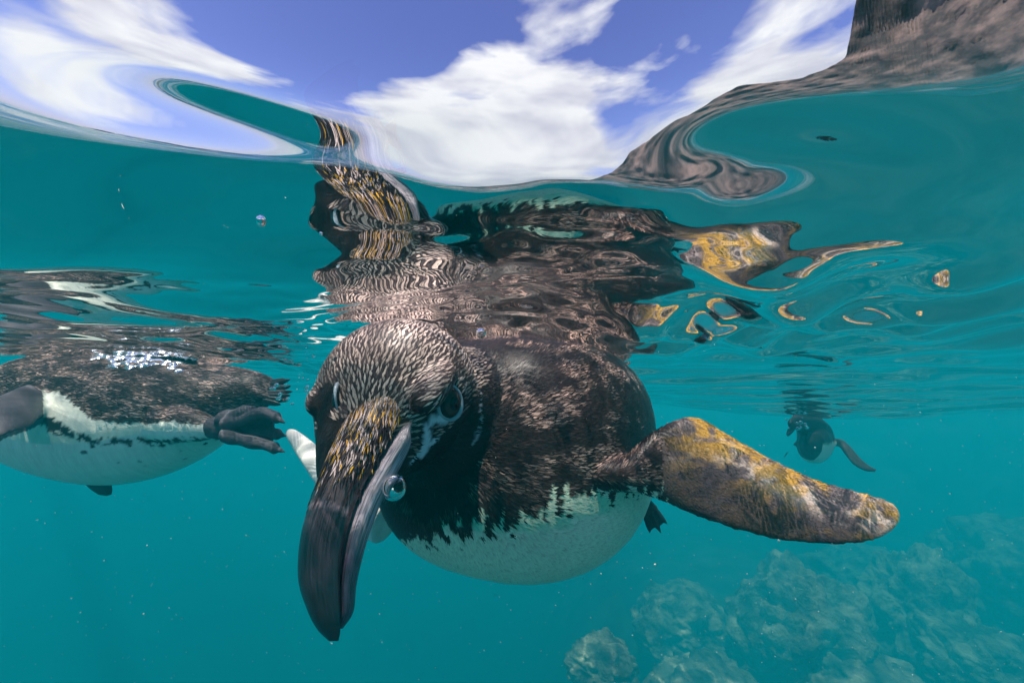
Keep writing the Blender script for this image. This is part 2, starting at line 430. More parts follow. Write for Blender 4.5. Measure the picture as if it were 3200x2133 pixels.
    axc = C0 + ((P - C0) @ ax)[:, None] * ax; rad = np.linalg.norm(P - axc, axis=1)
    limb = ((P[:, 0] > 0.048) & (rad > 0.101) & (P[:, 1] < 0.23)) ; limb2 = (P[:, 0] < -0.06) & (P[:, 1] > 0.235) & (rad > 0.088)
    white = np.where(limb, 0.0, white); white = np.where(limb2, 1.0, white)
    near_head = np.linalg.norm(P - hc, axis=1) < 0.055
    white = np.where(near_head & (P[:, 2] > -0.09), 0.0, white)
    dark = np.array((0.013, 0.0095, 0.0105))[None] * (0.6 + 0.9 * fbm(P * 260, 3))[:, None]
    brown = np.array((0.075, 0.055, 0.052))
    mott = sstep(0.45, 0.75, fbm(P * [90, 90, 60] + 3, 4)) * sstep(-0.115, -0.05, P[:, 2])
    colr = dark + brown * (mott * 0.5)[:, None]
    spots = sstep(0.86, 0.9, vnoise(P * 420 + 9))
    wcol = np.array((0.66, 0.68, 0.50))[None] * (0.9 + 0.2 * fbm(P * 60, 3))[:, None] * (1 - 0.25 * spots)[:, None]
    colr = colr * (1 - white)[:, None] + wcol * white[:, None]
    wu = np.array((0.62, 0.60, 0.55)); colr = np.where(limb2[:, None], wu * (0.7 + 0.6 * fbm(P * 150, 3))[:, None], colr)
    # wing skin
    wtop = np.array([V3(*q) for q in ((1975, 1412, .183), (2045, 1345, .188), (2165, 1300, .191), (2285, 1362, .189), (2420, 1437, .185), (2560, 1500, .180), (2690, 1537, .175), (2772, 1563, .172), (2806, 1605, .170))])
    dtop = poly_dist(P, wtop)
    lead = sstep(0.030, 0.003, dtop)
    def wing_col(P, lead, seed):
        Q = P * [1.0, 1.0, 1.0]
        streak = fbm(Q * [200, 200, 420] + seed, 3); patch = fbm(Q * [60, 60, 85] + seed + 3, 2)
        yl = np.clip(sstep(0.42, 0.64, streak * 0.5 + patch * 0.55) * (0.08 + 1.1 * lead ** 1.1), 0, 1)
        pale = np.clip(sstep(0.46, 0.62, fbm(Q * [300, 300, 420] + seed + 7, 2) * 0.4 + fbm(Q * [70, 70, 100] + seed + 11, 2) * 0.62) * sstep(0.2, 0.8, lead), 0, 1) * 0.85
        c = np.array((0.050, 0.038, 0.044)) * (0.5 + 1.0 * fbm(Q * 520, 2))[:, None]
        c = c + np.array((0.13, 0.095, 0.088)) * (lead * (0.4 + 0.9 * fbm(Q * [200, 200, 420] + 2, 3)))[:, None]
        c = c * (1 - pale)[:, None] + np.array((0.64, 0.49, 0.42)) * pale[:, None]
        c = c * (1 - 0.8 * yl)[:, None] + np.array((0.56, 0.29, 0.035)) * (0.8 * yl)[:, None]
        return c
    wr = sstep(0.072, 0.100, P[:, 0])[:, None]
    colr = np.where(limb[:, None], wing_col(P, lead, 1) * wr + (dark * 2.0 + brown * 0.35) * (1 - wr), colr)
    # bare pale skin: eye to gape, and the thin stripe behind the face
    skin_a = [cast(*q) for q in ((1395, 1308), (1352, 1310), (1335, 1340), (1335, 1385), (1322, 1420))]
    skin_b = [cast(*q) for q in ((1350, 1312), (1318, 1268), (1300, 1256))]
    skin_c = [cast(*q) for q in ((1360, 1372), (1330, 1395), (1290, 1440))]
    stripe = [cast(*q) for q in ((1465, 1165), (1492, 1190), (1503, 1240), (1503, 1310), (1492, 1360), (1478, 1385))]
    wob = (fbm(P * 500, 3) - 0.5) * 0.004
    sk = np.maximum.reduce([sstep(0.0026, 0.0010, poly_dist(P, skin_a) + wob), 0.0 * sstep(0.0018, 0.0006, poly_dist(P, skin_b) + wob), sstep(0.0020, 0.0006, poly_dist(P, skin_c) + wob),
                            0.45 * sstep(0.0014, 0.0004, poly_dist(P, stripe) + wob * 0.5)])
    colr = colr * (1 - sk)[:, None] + np.array((0.55, 0.56, 0.60)) * sk[:, None]
    set_col(me, np.clip(colr, 0, 1))
    ob = recv(link('body', me, M_SKIN, root))
    # head feathers stream back from the bill over the crown
    def fw(Q): return (np.linalg.norm(Q - hc, axis=1) < 0.056) * ((Q - base) @ bx < 0.002) * (0.25 + 0.75 * sstep(-0.004, 0.012, (Q - hc) @ hz))
    Pf, nf = tri_sample(me, 22000, fw, 11)
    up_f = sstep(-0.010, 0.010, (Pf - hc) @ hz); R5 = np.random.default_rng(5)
    def clear(Q):
        k = (poly_dist(Q, skin_a) > 0.0030) & (poly_dist(Q, skin_b) > 0.0022)
        for e in (eye_l, eye_r): k &= np.linalg.norm(Q - e, axis=1) > 0.0085
        return k
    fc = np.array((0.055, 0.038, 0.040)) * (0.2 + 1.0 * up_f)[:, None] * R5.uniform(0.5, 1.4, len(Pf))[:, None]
    k = clear(Pf)
    feathers('head_feathers', Pf[k], nf[k], (Pf - base)[k], 0.0036, 0.0008, 0.0003, fc[k], M_FEA, ob, 2, 0.18)
    Pq, nq = tri_sample(me, 16000, lambda Q: fw(Q) * ((Q - hc) @ hz > -0.004) * (Q[:, 1] < 0.2), 15)
    cell, okq = {}, np.zeros(len(Pq), bool)
    gq = np.floor(Pq / 0.0017).astype(int)
    for i in range(len(Pq)):
        c = tuple(gq[i]); hit_ = False
        for dx in (-1, 0, 1):
            for dy in (-1, 0, 1):
                for dz in (-1, 0, 1):
                    for j in cell.get((c[0] + dx, c[1] + dy, c[2] + dz), ()):
                        if ((Pq[i] - Pq[j]) ** 2).sum() < 0.0016 ** 2: hit_ = True; break
        if not hit_: okq[i] = True; cell.setdefault(c, []).append(i)
    okq &= clear(Pq); Pq, nq = Pq[okq], nq[okq]
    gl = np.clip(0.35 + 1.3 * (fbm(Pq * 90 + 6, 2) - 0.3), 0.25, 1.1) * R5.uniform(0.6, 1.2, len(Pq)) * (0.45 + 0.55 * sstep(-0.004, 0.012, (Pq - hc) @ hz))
    fc = np.array((0.88, 0.65, 0.56)) * gl[:, None]  # pale flecks put sun glints into the feather colour
    feathers('glint_flecks', Pq + nq * 0.00025, nq, Pq - base, 0.0043 * R5.uniform(0.7, 1.2, len(Pq)), 0.00110, 0.00014, fc, M_FEA, ob, 22, 0.14)
    # body feathers
    def bw(Q):
        a_ = C0 + ((Q - C0) @ ax)[:, None] * ax
        return (np.linalg.norm(Q - hc, axis=1) > 0.05) * (Q[:, 1] < 0.42) * (np.linalg.norm(Q - a_, axis=1) < 0.102)
    Pb, nb_ = tri_sample(me, 120000, bw, 12)
    zbb = np.interp(Pb[:, 0], edge[:, 0], edge[:, 2]); bk = sstep(0.26, 0.36, Pb[:, 1]); zbb = zbb * (1 - bk) - 0.092 * bk
    jg = (fbm(Pb * [420, 420, 60], 3) - 0.5) * 0.030 + (vnoise(Pb * [700, 700, 90] + 5) - 0.5) * 0.010
    k = Pb[:, 2] > zbb + jg + 0.001
    Pb, nb_ = Pb[k], nb_[k]
    m2 = sstep(0.47, 0.64, fbm(Pb * [75, 75, 110] + 3, 4)) * sstep(-0.11, -0.06, Pb[:, 2])  # pale groups: sunlit patches put into the feather colour
    R8 = np.random.default_rng(8); u8 = R8.random(len(Pb))
    tone = np.clip(u8 ** 2.6 * (0.05 + 1.15 * m2), 0, 1)[:, None]
    fc = (np.array((0.021, 0.0125, 0.0130)) * (1 - tone) + np.array((0.42, 0.27, 0.22)) * tone) * R8.uniform(0.6, 1.35, len(Pb))[:, None]
    feathers('body_feathers', Pb, nb_, np.tile(ax, (len(Pb), 1)) + 0.25 * (Pb - hc) / 0.1, 0.0048, 0.00095, 0.00016, fc, M_FEA, ob, 3, 0.15)
    # short white feathers of the belly
    Pv, nv_ = tri_sample(me, 40000, lambda Q: bw(Q) * (Q[:, 2] < -0.05), 19)
    zv = np.interp(Pv[:, 0], edge[:, 0], edge[:, 2]); bk = sstep(0.26, 0.36, Pv[:, 1]); zv = zv * (1 - bk) - 0.092 * bk
    k = Pv[:, 2] < zv + (fbm(Pv * [420, 420, 60], 3) - 0.5) * 0.030 + (vnoise(Pv * [700, 700, 90] + 5) - 0.5) * 0.010 - 0.002; Pv, nv_ = Pv[k], nv_[k]
    fc = np.array((0.64, 0.66, 0.49)) * np.random.default_rng(4).uniform(0.93, 1.05, len(Pv))[:, None] * (0.85 + 0.3 * fbm(Pv * 40, 3))[:, None]
    feathers('belly_feathers', Pv, nv_, np.tile(ax, (len(Pv), 1)), 0.0055, 0.0016, 0.00010, fc, M_FEA, ob, 23, 0.15)
    # wing scales
    def ww(Q):
        a_ = C0 + ((Q - C0) @ ax)[:, None] * ax
        return (Q[:, 0] > 0.048) * (np.linalg.norm(Q - a_, axis=1) > 0.100) * (Q[:, 1] < 0.24)
    Pw, nw = tri_sample(me, 34000, ww, 13)
    ld = sstep(0.030, 0.003, poly_dist(Pw, wtop))
    wd = nrm(wtop[-1] - wtop[2]); dn = nrm(np.array([0.2, 0, -1.0]))
    fl = wd[None] * (0.45 + 0.55 * (1 - ld))[:, None] + dn[None] * (0.9 * ld)[:, None]
    wr = sstep(0.072, 0.100, Pw[:, 0])[:, None]
    fc = (wing_col(Pw, ld, 1) * wr + np.array((0.060, 0.043, 0.041)) * (1 - wr)) * np.random.default_rng(10).uniform(0.72, 1.28, len(Pw))[:, None]
    feathers('wing_scales', Pw, nw, fl, 0.0024, 0.0011, 0.0003, fc, M_FEA, ob, 4, 0.15)
    build_bill(root, base, tip, t, nb, lb)
    o_l = nrm(0.55 * no_l + 0.45 * lat + 0.15 * bx); o_r = nrm(o_l - 2 * (o_l @ lat) * lat)
    build_eye(root, eye_l, o_l, bx, hz); build_eye(root, eye_r - o_r * 0.0064, o_r, bx, hz, 0.0006)
    # feet trailing behind under the tail
    foot((V3(1945, 1488, .352), V3(2022, 1580, .362), V3(2066, 1666, .366)), 0.0135, (0.02, 0.02, 0.024), root)
    foot((V3(1845, 1560, .362), V3(1930, 1628, .375), V3(1968, 1652, .38)), 0.009, (0.10, 0.13, 0.14), root)
    foot((V3(1112, 1500, .287), V3(1052, 1458, .292), V3(988, 1444, .296)), 0.010, (0.09, 0.085, 0.095), root)  # not a foot: small grey covert on the second flipper, foot-shaped
    # tail
    tl = loft([(C0 + ax * s + up * (0.028 + s * 0.02), sd * w, up * h) for s, w, h in ((0.27, 0.018, 0.012), (0.31, 0.02, 0.008), (0.35, 0.014, 0.004), (0.385, 0.004, 0.0015))], 14)
    to = mesh_obj('tail', tl[0], tl[1], plain('tail_feathers', (0.018, 0.016, 0.018), 0.55), root); recv(to)
    return root

_PL = {}
def plain(name, c, rough=0.45, spec=0.5):
    if name in _PL: return _PL[name]
    m, t, b = new_mat(name); tcn = N(t, 'ShaderNodeTexCoord'); nz = N(t, 'ShaderNodeTexNoise', Scale=220.0, Detail=4.0)
    rp_ = N(t, 'ShaderNodeValToRGB'); rp_.color_ramp.elements[0].color = tuple(x * 0.55 for x in c) + (1,); rp_.color_ramp.elements[1].color = tuple(min(1, x * 1.6) for x in c) + (1,)
    bp = N(t, 'ShaderNodeBump', Strength=0.4, Distance=0.0005)
    t.links.new(tcn.outputs['Object'], nz.inputs['Vector']); t.links.new(nz.outputs['Fac'], rp_.inputs[0]); t.links.new(rp_.outputs[0], b.inputs['Base Color'])
    t.links.new(nz.outputs['Fac'], bp.inputs['Height']); t.links.new(bp.outputs[0], b.inputs['Normal'])
    b.inputs['Roughness'].default_value = rough; b.inputs['Specular IOR Level'].default_value = spec
    _PL[name] = m; return m

def foot(path, w, c, root, n_toe=3):
    """webbed foot pointing along a path of three points"""
    a, b, e = (np.asarray(p) for p in path)
    d = nrm(e - b); side = nrm(np.cross(d, np.array(_F))); flat = nrm(np.cross(d, side)); parts = []
    L = np.linalg.norm(e - b)
    parts.append(loft([(a, side * w * 0.42, flat * w * 0.4), ((a + b) / 2, side * w * 0.4, flat * w * 0.36), (b, side * w * 0.55, flat * w * 0.32), (b + d * L * 0.2, side * w * 0.7, flat * w * 0.22)], 14))
    for k in range(n_toe):
        o = (k - (n_toe - 1) / 2)
        dd = nrm(d + side * o * 0.3 * w / 0.017 * 0.9)
        p0 = b + side * o * w * 0.28; ln = L * (1.0 if o == 0 else 0.86)
        parts.append(loft([(p0 + dd * ln * s, side * r * w, flat * r * w) for s, r in ((0, 0.2), (0.3, 0.19), (0.55, 0.2), (0.8, 0.15), (0.9, 0.09), (1.0, 0.03))], 10))
    parts.append(loft([(b, side * w * 0.5, flat * w * 0.1), (b + d * L * 0.4, side * w * 0.75, flat * w * 0.08), (b + d * L * 0.7, side * w * 0.8, flat * w * 0.06), (b + d * L * 0.76, side * w * 0.6, flat * w * 0.03)], 14))
    me = merge_skin('foot', parts, w * 0.075, 3, 0.4)
    return recv(link('foot', me, plain('foot_%02d' % int(c[0] * 100), c, 0.5), root))

def build_bill(root, base, tip, t, n, l):
    g_ = math.radians(23); n, l = nrm(n * math.cos(g_) - l * math.sin(g_)), nrm(l * math.cos(g_) + n * math.sin(g_))
    L = np.linalg.norm(tip - base)
    m, tr, b = new_mat('bill_horn')
    uv = N(tr, 'ShaderNodeAttribute', attribute_name='bill'); mp_ = N(tr, 'ShaderNodeMapping'); tr.links.new(uv.outputs['Vector'], mp_.inputs[0])
    mp_.inputs['Scale'].default_value = (5.0, 34.0, 1.0)
    nz = N(tr, 'ShaderNodeTexNoise', Scale=1.0, Detail=5.0, Roughness=0.65, Distortion=0.35); tr.links.new(mp_.outputs[0], nz.inputs['Vector'])
    cr = N(tr, 'ShaderNodeVertexColor', layer_name='Col')
    st = N(tr, 'ShaderNodeValToRGB'); st.color_ramp.elements[0].position = 0.36; st.color_ramp.elements[1].position = 0.68
    st.color_ramp.elements[0].color = (0.30, 0.28, 0.30, 1); st.color_ramp.elements[1].color = (2.4, 2.05, 2.05, 1)
    tr.links.new(nz.outputs['Fac'], st.inputs[0])
    mu = N(tr, 'ShaderNodeMixRGB', blend_type='MULTIPLY'); mu.inputs[0].default_value = 1.0
    tr.links.new(cr.outputs[0], mu.inputs[1]); tr.links.new(st.outputs[0], mu.inputs[2])
    # algae-yellow streaks near the base
    mp2 = N(tr, 'ShaderNodeMapping'); mp2.inputs['Scale'].default_value = (4.0, 22.0, 1.0); mp2.inputs['Location'].default_value = (3.1, 7.7, 0)
    tr.links.new(uv.outputs['Vector'], mp2.inputs[0])
    n2 = N(tr, 'ShaderNodeTexNoise', Scale=1.0, Detail=4.0, Roughness=0.6, Distortion=0.4); tr.links.new(mp2.outputs[0], n2.inputs['Vector'])
    yr = N(tr, 'ShaderNodeValToRGB'); yr.color_ramp.elements[0].position = 0.55; yr.color_ramp.elements[1].position = 0.66
    tr.links.new(n2.outputs['Fac'], yr.inputs[0])
    ym = N(tr, 'ShaderNodeMath', operation='MULTIPLY'); tr.links.new(yr.outputs[0], ym.inputs[0]); tr.links.new(cr.outputs['Alpha'], ym.inputs[1])
    ymx = N(tr, 'ShaderNodeMixRGB'); ymx.inputs[2].default_value = (0.50, 0.26, 0.02, 1)
    tr.links.new(ym.outputs[0], ymx.inputs[0]); tr.links.new(mu.outputs[0], ymx.inputs[1]); tr.links.new(ymx.outputs[0], b.inputs['Base Color'])
    bp = N(tr, 'ShaderNodeBump', Strength=0.55, Distance=0.0007); tr.links.new(nz.outputs['Fac'], bp.inputs['Height'])
    # ridges fade towards the smooth horny tip
    bs = N(tr, 'ShaderNodeMath', operation='MULTIPLY'); sx = N(tr, 'ShaderNodeSeparateXYZ'); tr.links.new(uv.outputs['Vector'], sx.inputs[0])
    rf = N(tr, 'ShaderNodeMapRange'); rf.inputs['From Min'].default_value = 0.35; rf.inputs['From Max'].default_value = 0.7; rf.inputs['To Min'].default_value = 0.8; rf.inputs['To Max'].default_value = 0.12
    tr.links.new(sx.outputs[0], rf.inputs[0]); tr.links.new(rf.outputs[0], bp.inputs['Strength'])
    tr.links.new(bp.outputs[0], b.inputs['Normal'])
    b.inputs['Roughness'].default_value = 0.2; b.inputs['Specular IOR Level'].default_value = 0.9
    def half(name, st_, sgn, colf, yellow):
        nu, na = 44, 26
        S = smooth_path(st_, 14); V, A, Cc = [], [], []
        for u, w, h, off, s in S:                    # u along, half width, height, n-offset of the commissure
            c = base + t * L * u + n * off - l * 0.0022 * math.sin(math.pi * min(1, max(0, u))) ** 1.5 + l * (s + 0.0022 * max(0, 1 - max(0, u) / 0.45))
            for k in range(na):
                if k <= 18:
                    a = math.pi * k / 18; p = c + l * w * math.cos(a) * (1 if True else 0) + n * sgn * h * math.sin(a) ** 0.8; q = k / 18
                else:
                    q = (k - 18) / (na - 18); p = c + l * w * (-1 + 2 * q) * 0.98 - n * sgn * h * 0.05; q = 1 - q
                V.append(p); A.append((u, q, 0.0)); Cc.append(colf(u, q) + (yellow(u, q),))
        m_ = len(S); F = []
        for i in range(m_ - 1):
            for k in range(na): F.append((i * na + k, i * na + (k + 1) % na, (i + 1) * na + (k + 1) % na, (i + 1) * na + k))
        F.append(tuple(range(na))[::-1]); F.append(tuple((m_ - 1) * na + k for k in range(na)))
        me = bpy.data.meshes.new(name); me.from_pydata([tuple(v) for v in V], [], F); me.update()
        bm = bmesh.new(); bm.from_mesh(me); bmesh.ops.recalc_face_normals(bm, faces=bm.faces); bm.to_mesh(me); bm.free(); me.shade_smooth()
        at = me.attributes.new('bill', 'FLOAT_VECTOR', 'POINT'); at.data.foreach_set('vector', np.array(A, np.float32).ravel())
        ca = me.color_attributes.new('Col', 'FLOAT_COLOR', 'POINT'); ca.data.foreach_set('color', np.array(Cc, np.float32).ravel())
        return recv(link(name, me, m, root))
    lerp = lambda a, b, f: tuple(x + (y - x) * max(0, min(1, f)) for x, y in zip(a, b))
    up_0 = lambda u, q: lerp((0.085, 0.064, 0.064), (0.014, 0.011, 0.016), (u - 0.2) / 0.4)
    up_c = lambda u, q: lerp(up_0(u, q), (0.16, 0.13, 0.14), max(0.0, 1 - abs(u - 0.47 - 0.10 * (0.6 - q) ** 2) / 0.022) * 0.8)
    ub = half('upper_bill', [(-0.10, .0112, .0075, -.004, 0), (-0.03, .0120, .0105, -.002, 0), (0.06, .0119, .0120, .000, 0), (0.2, .0104, .0112, .0015, 0), (0.4, .0088, .0100, .0028, 0), (0.6, .0077, .0094, .0030, 0),
                        (0.78, .0066, .0084, .0012, 0), (0.9, .0049, .0066, -.0020, 0), (0.97, .0032, .0048, -.0045, 0), (1.01, .0012, .0022, -.0060, 0)], 1, up_c,
         lambda u, q: 0.95 * max(0.0, 1 - max(0, u - 0.05) / 0.38))
    lo_c = lambda u, q: lerp(lerp((0.22, 0.23, 0.25), (0.27, 0.27, 0.30), u * 3), (0.030, 0.026, 0.045), (u - 0.5) / 0.2)
    lo = half('lower_bill', [(-0.02, .0020, .0016, -.0045, .0120), (0.04, .0045, .0040, -.0030, .0108), (0.12, .0082, .0076, -.0016, .0082), (0.25, .0098, .0090, -.0002, .0050), (0.4, .0088, .0086, .0008, .0036), (0.6, .0074, .0078, .0010, .0024),
                        (0.78, .0058, .0066, -.0004, .0014), (0.9, .0042, .0050, -.0034, .0008), (0.965, .0016, .0018, -.0052, 0)], -1, lo_c, lambda u, q: 0.0)
    # short feathers creep down over the root of the bill
    R_ = np.random.default_rng(61); m = 4200
    u = 0.80 * R_.random(m) ** 2.9 - 0.13; a = R_.uniform(0.0, 1.0, m) * math.pi; f = np.clip((u + 0.1) / 0.65, 0, 1)
    w = np.interp(u, (-0.1, 0.0, 0.2, 0.4, 0.6), (.0114, .0121, .0105, .0089, .0078)); h = np.interp(u, (-0.1, 0.0, 0.2, 0.4, 0.6), (.0085, .0115, .0112, .0100, .0094))
    P = base + t * (L * u)[:, None] + l * (w * np.cos(a))[:, None] + n * (h * np.sin(a) ** 0.8 + np.interp(u, (0, 0.2, 0.4, 0.6), (0, .0015, .0028, .003)))[:, None] + l * (0.0022 * np.clip(1 - np.clip(u, 0, 1) / 0.45, 0, 1) - 0.0022 * np.sin(np.pi * np.clip(u, 0, 1)) ** 1.5)[:, None]
    N_ = l * (np.cos(a) / w)[:, None] + n * (np.sin(a) / h)[:, None]; N_ /= np.linalg.norm(N_, axis=1)[:, None]
    kind = R_.random(m); yel = (kind < 0.24 * (1.0 - 1.2 * f)) ; pal = (kind > 0.66 + 0.34 * f)
    c = np.where(yel[:, None], np.array((0.55, 0.28, 0.02)), np.where(pal[:, None], np.array((0.50, 0.38, 0.36)), np.array((0.028, 0.020, 0.024)))) * R_.uniform(0.5, 1.3, m)[:, None]
    kp = R_.random(m) > sstep(0.30, 0.95, f); P, N_, c, f = P[kp], N_[kp], c[kp], f[kp]; m = len(P)
    feathers('bill_feathers', P + N_ * (0.0006 - 0.0006 * f)[:, None], N_, np.tile(t, (m, 1)), 0.0062 * (1.1 - 0.3 * f), 0.00075, 0.0003, c, M_FEA, ub, 62, 0.16)

def build_eye(root, c, out, bx, hz, ring=0.0010):
    o = out
    a = nrm(hz - (hz @ o) * o); s = np.cross(o, a)
    m, t, b = new_mat('eye_glossy')
    at = N(t, 'ShaderNodeVertexColor', layer_name='Col'); t.links.new(at.outputs[0], b.inputs['Base Color'])
    b.inputs['Roughness'].default_value = 0.10; b.inputs['Specular IOR Level'].default_value = 0.3
    R_, V, F, Cl = 0.0068, [], [], []
    nr, na = 20, 40
    for i in range(nr + 1):
        f = i / nr * 1.5
        for k in range(na):
            g = 2 * math.pi * k / na
            V.append(c + (o * math.cos(f) * 0.75 + (a * math.cos(g) * 1.12 + s * math.sin(g) * 0.95) * math.sin(f)) * R_ - o * 0.0026)
            rr = math.sin(f); Cl.append((0.004, 0.004, 0.005) if rr < 0.42 else (0.045, 0.03, 0.025) if rr < 0.72 else (0.012, 0.011, 0.013))
    for i in range(nr):
        for k in range(na): F.append((i * na + k, i * na + (k + 1) % na, (i + 1) * na + (k + 1) % na, (i + 1) * na + k))
    e = mesh_obj('eye', V, F, m, root); set_col(e.data, np.array(Cl)); recv(e)
    # pale bare eyelid ring
    V, F = [], []; nk, nj = 48, 10
    for k in range(nk):
        g = 2 * math.pi * k / nk; rad = a * math.cos(g) * 1.12 + s * math.sin(g) * 0.95
        th = ring + 0.4 * ring * math.sin(g * 2 + 0.7)
        for j in range(nj):
            p = 2 * math.pi * j / nj
            V.append(c + rad * (R_ * 0.99 + th * math.cos(p)) - o * (0.0010 - th * 1.1 * math.sin(p)))
    for k in range(nk):
        for j in range(nj): F.append((k * nj + j, ((k + 1) % nk) * nj + j, ((k + 1) % nk) * nj + (j + 1) % nj, k * nj + (j + 1) % nj))
    recv(mesh_obj('eyelid', V, F, plain('eyelid_skin', (0.27, 0.31, 0.35), 0.4), e))
MAIN = build_main()
# ------------------------------------------------------------------ the penguin swimming side-on, its head out of the picture
def build_side():
    root = bpy.data.objects.new('penguin', None); COL.objects.link(root)
    tag(root, 'penguin seen from the side with silvery air on its back and feet trailing', 'penguin', 'penguins swimming under the surface')
    D = 0.50
    px = D / FPX
    ax = nrm(V3(820, 1330, D + 0.02) - V3(60, 1270, D - 0.01)); upv = np.array((0, 0, 1.0)); upv = nrm(upv - (upv @ ax) * ax); sd = np.cross(ax, upv)
    st = []          # (px, centre py, radius px) along the trunk
    for x, c, r, dd in smooth_path([(12, 1232, 10, -.012), (18, 1234, 50, -.012), (35, 1240, 92, -.012), (75, 1255, 135, -.01), (140, 1273, 165, -.006), (260, 1293, 188, 0), (400, 1305, 198, .003), (520, 1302, 188, .006),
                                (630, 1288, 158, .01), (720, 1262, 118, .014), (790, 1238, 78, .017), (840, 1225, 44, .02), (862, 1222, 15, .02)], 4):
        st.append((V3(x, c, D + dd), sd * r * px * 0.98, upv * r * px))
    trunk = loft(st, 40)
    neckp = loft([(V3(x, c, D + dd), np.array(_R) * r_ * px, np.array(_U) * r_ * px) for x, c, dd, r_ in ((140, 1262, .0, 130), (132, 1252, .05, 98), (124, 1256, .10, 76), (118, 1260, .15, 66), (114, 1262, .19, 50), (112, 1264, .215, 18))], 28)
    tailp = loft([(V3(x, y, D + .02), sd * w * px, upv * h * px) for x, y, w, h in ((770, 1225, 62, 40), (820, 1228, 66, 30), (850, 1238, 62, 22), (880, 1246, 40, 10), (893, 1250, 14, 4))], 18)
    near_leg = loft([(V3(x, y, D - .055), sd * r * px, upv * r * px) for x, y, r in ((480, 1320, 44), (540, 1325, 50), (600, 1330, 44), (640, 1336, 36), (665, 1340, 28))], 18)
    wing = flat_limb([(125, 1195, 130, 1300, .440, .435, .014), (70, 1205, 108, 1315, .415, .405, .009), (20, 1225, 90, 1335, .39, .385, .006), (-60, 1255, 20, 1358, .37, .36, .005), (-150, 1300, -60, 1405, .35, .34, .004), (-230, 1350, -170, 1425, .34, .33, .003), (-265, 1390, -250, 1415, .33, .33, .0015)])
    farwing = flat_limb([(170, 1390, 270, 1420, .54, .54, .012), (228, 1440, 318, 1462, .55, .55, .006), (245, 1482, 340, 1496, .555, .555, .005), (275, 1520, 352, 1526, .56, .56, .004), (308, 1545, 350, 1547, .565, .565, .002)])
    me = merge_skin('body', [trunk, neckp, tailp, near_leg, wing, farwing], 0.0021, 4, 0.4)
    P = coords(me); nn = normals(me)
    X = 1600 + 0 * P[:, 0]
    # pattern follows the trunk: white flank stripe, broken black line, white belly
    rel = P - np.array(CAM); dep = rel @ np.array(_F)
    kx = np.interp(P[:, 0], [V3(q, 1300, D - .07)[0] for q in (-300, 0, 100, 200, 300, 400, 500, 600, 700, 900)], (-300, 0, 100, 200, 300, 400, 500, 600, 700, 900))
    def zof(xs, ys): return np.interp(kx, xs, [V3(x, y, D - .068)[2] for x, y in zip(xs, ys)])
    top = zof((-300, 60, 110, 160, 215, 260, 300, 350, 450, 560, 640, 760), (1200, 1250, 1232, 1222, 1238, 1272, 1300, 1316, 1322, 1318, 1330, 1345))
    b0 = zof((-300, 100, 150, 200, 250, 320, 400, 480, 580, 680, 760), (1235, 1270, 1276, 1302, 1335, 1365, 1367, 1372, 1368, 1372, 1370))
    b1 = zof((-300, 100, 150, 200, 250, 320, 400, 480, 580, 680, 760), (1260, 1300, 1312, 1340, 1360, 1384, 1382, 1388, 1388, 1392, 1385))
    jag = (fbm(P * [330, 100, 90], 3) - 0.5) * 0.012
    zz = P[:, 2] + jag
    white = sstep(0.0018, -0.0018, zz - top) * np.where(zz < b1, 1.0, sstep(40, 75, kx))
    brk = sstep(0.33, 0.45, fbm(P * [170, 170, 170] + 2, 3))
    line = sstep(0.0015, -0.0015, zz - b0) * sstep(-0.0015, 0.0015, zz - b1) * brk
    spots = sstep(0.83, 0.87, vnoise(P * [120, 120, 150] + 31)) * sstep(-0.045, -0.005, P[:, 2] - b1) * (P[:, 2] < b1)
    dark = np.array((0.014, 0.010, 0.011))[None] * (0.6 + 0.9 * fbm(P * 200, 3))[:, None]
    mott = sstep(0.4, 0.7, fbm(P * [70, 70, 130] + 5, 4)) * sstep(-0.14, -0.06, P[:, 2])
    dark = dark + np.array((0.10, 0.075, 0.068)) * (mott * 0.7)[:, None]
    wcol = np.array((0.72, 0.73, 0.62))[None] * (0.85 + 0.3 * fbm(P * [500, 60, 60], 2))[:, None]
    c = dark * (1 - white)[:, None] + wcol * white[:, None]
    c = c * (1 - np.maximum(line, spots))[:, None] + np.array((0.016, 0.014, 0.016)) * np.maximum(line, spots)[:, None]
    prx = 1600 + FPX * (rel @ np.array(_R)) / dep
    pry = 1066.5 - FPX * (rel @ np.array(_U)) / dep
    lw = ((dep < 0.4245) & (prx < 135) & (pry < np.interp(prx, (-200, -60, 20, 90, 135), (1480, 1412, 1366, 1344, 1320)))) | (kx > 665) | ((dep > 0.53) & (P[:, 2] < V3(250, 1440, .55)[2]))
    lc = np.where((dep > 0.53)[:, None], np.array((0.02, 0.02, 0.024)), np.where((kx > 665)[:, None], dark, np.array((0.10, 0.085, 0.095)) * (0.5 + fbm(P * [60, 60, 240], 3))[:, None]))
    c = np.where(lw[:, None], lc, c)
    set_col(me, np.clip(c, 0, 1)); bo = recv(link('body', me, M_SKIN, root))
    Pb, nb_ = tri_sample(me, 60000, lambda Q: ((Q - np.array(CAM)) @ np.array(_F) > 0.4225) * (Q[:, 0] > -0.85), 31)
    kx = np.interp(Pb[:, 0], [V3(q, 1300, D - .07)[0] for q in (-300, 900)], (-300, 900))
    xs = (-300, 60, 110, 160, 215, 260, 300, 350, 450, 560, 640, 760); ys = (1200, 1250, 1232, 1222, 1238, 1272, 1300, 1316, 1322, 1318, 1330, 1345)
    topb = np.interp(kx, xs, [V3(x, y, D - .068)[2] for x, y in zip(xs, ys)])
    k = Pb[:, 2] + (fbm(Pb * [330, 100, 90], 3) - 0.5) * 0.012 > topb + 0.001
    Pb, nb_ = Pb[k], nb_[k]
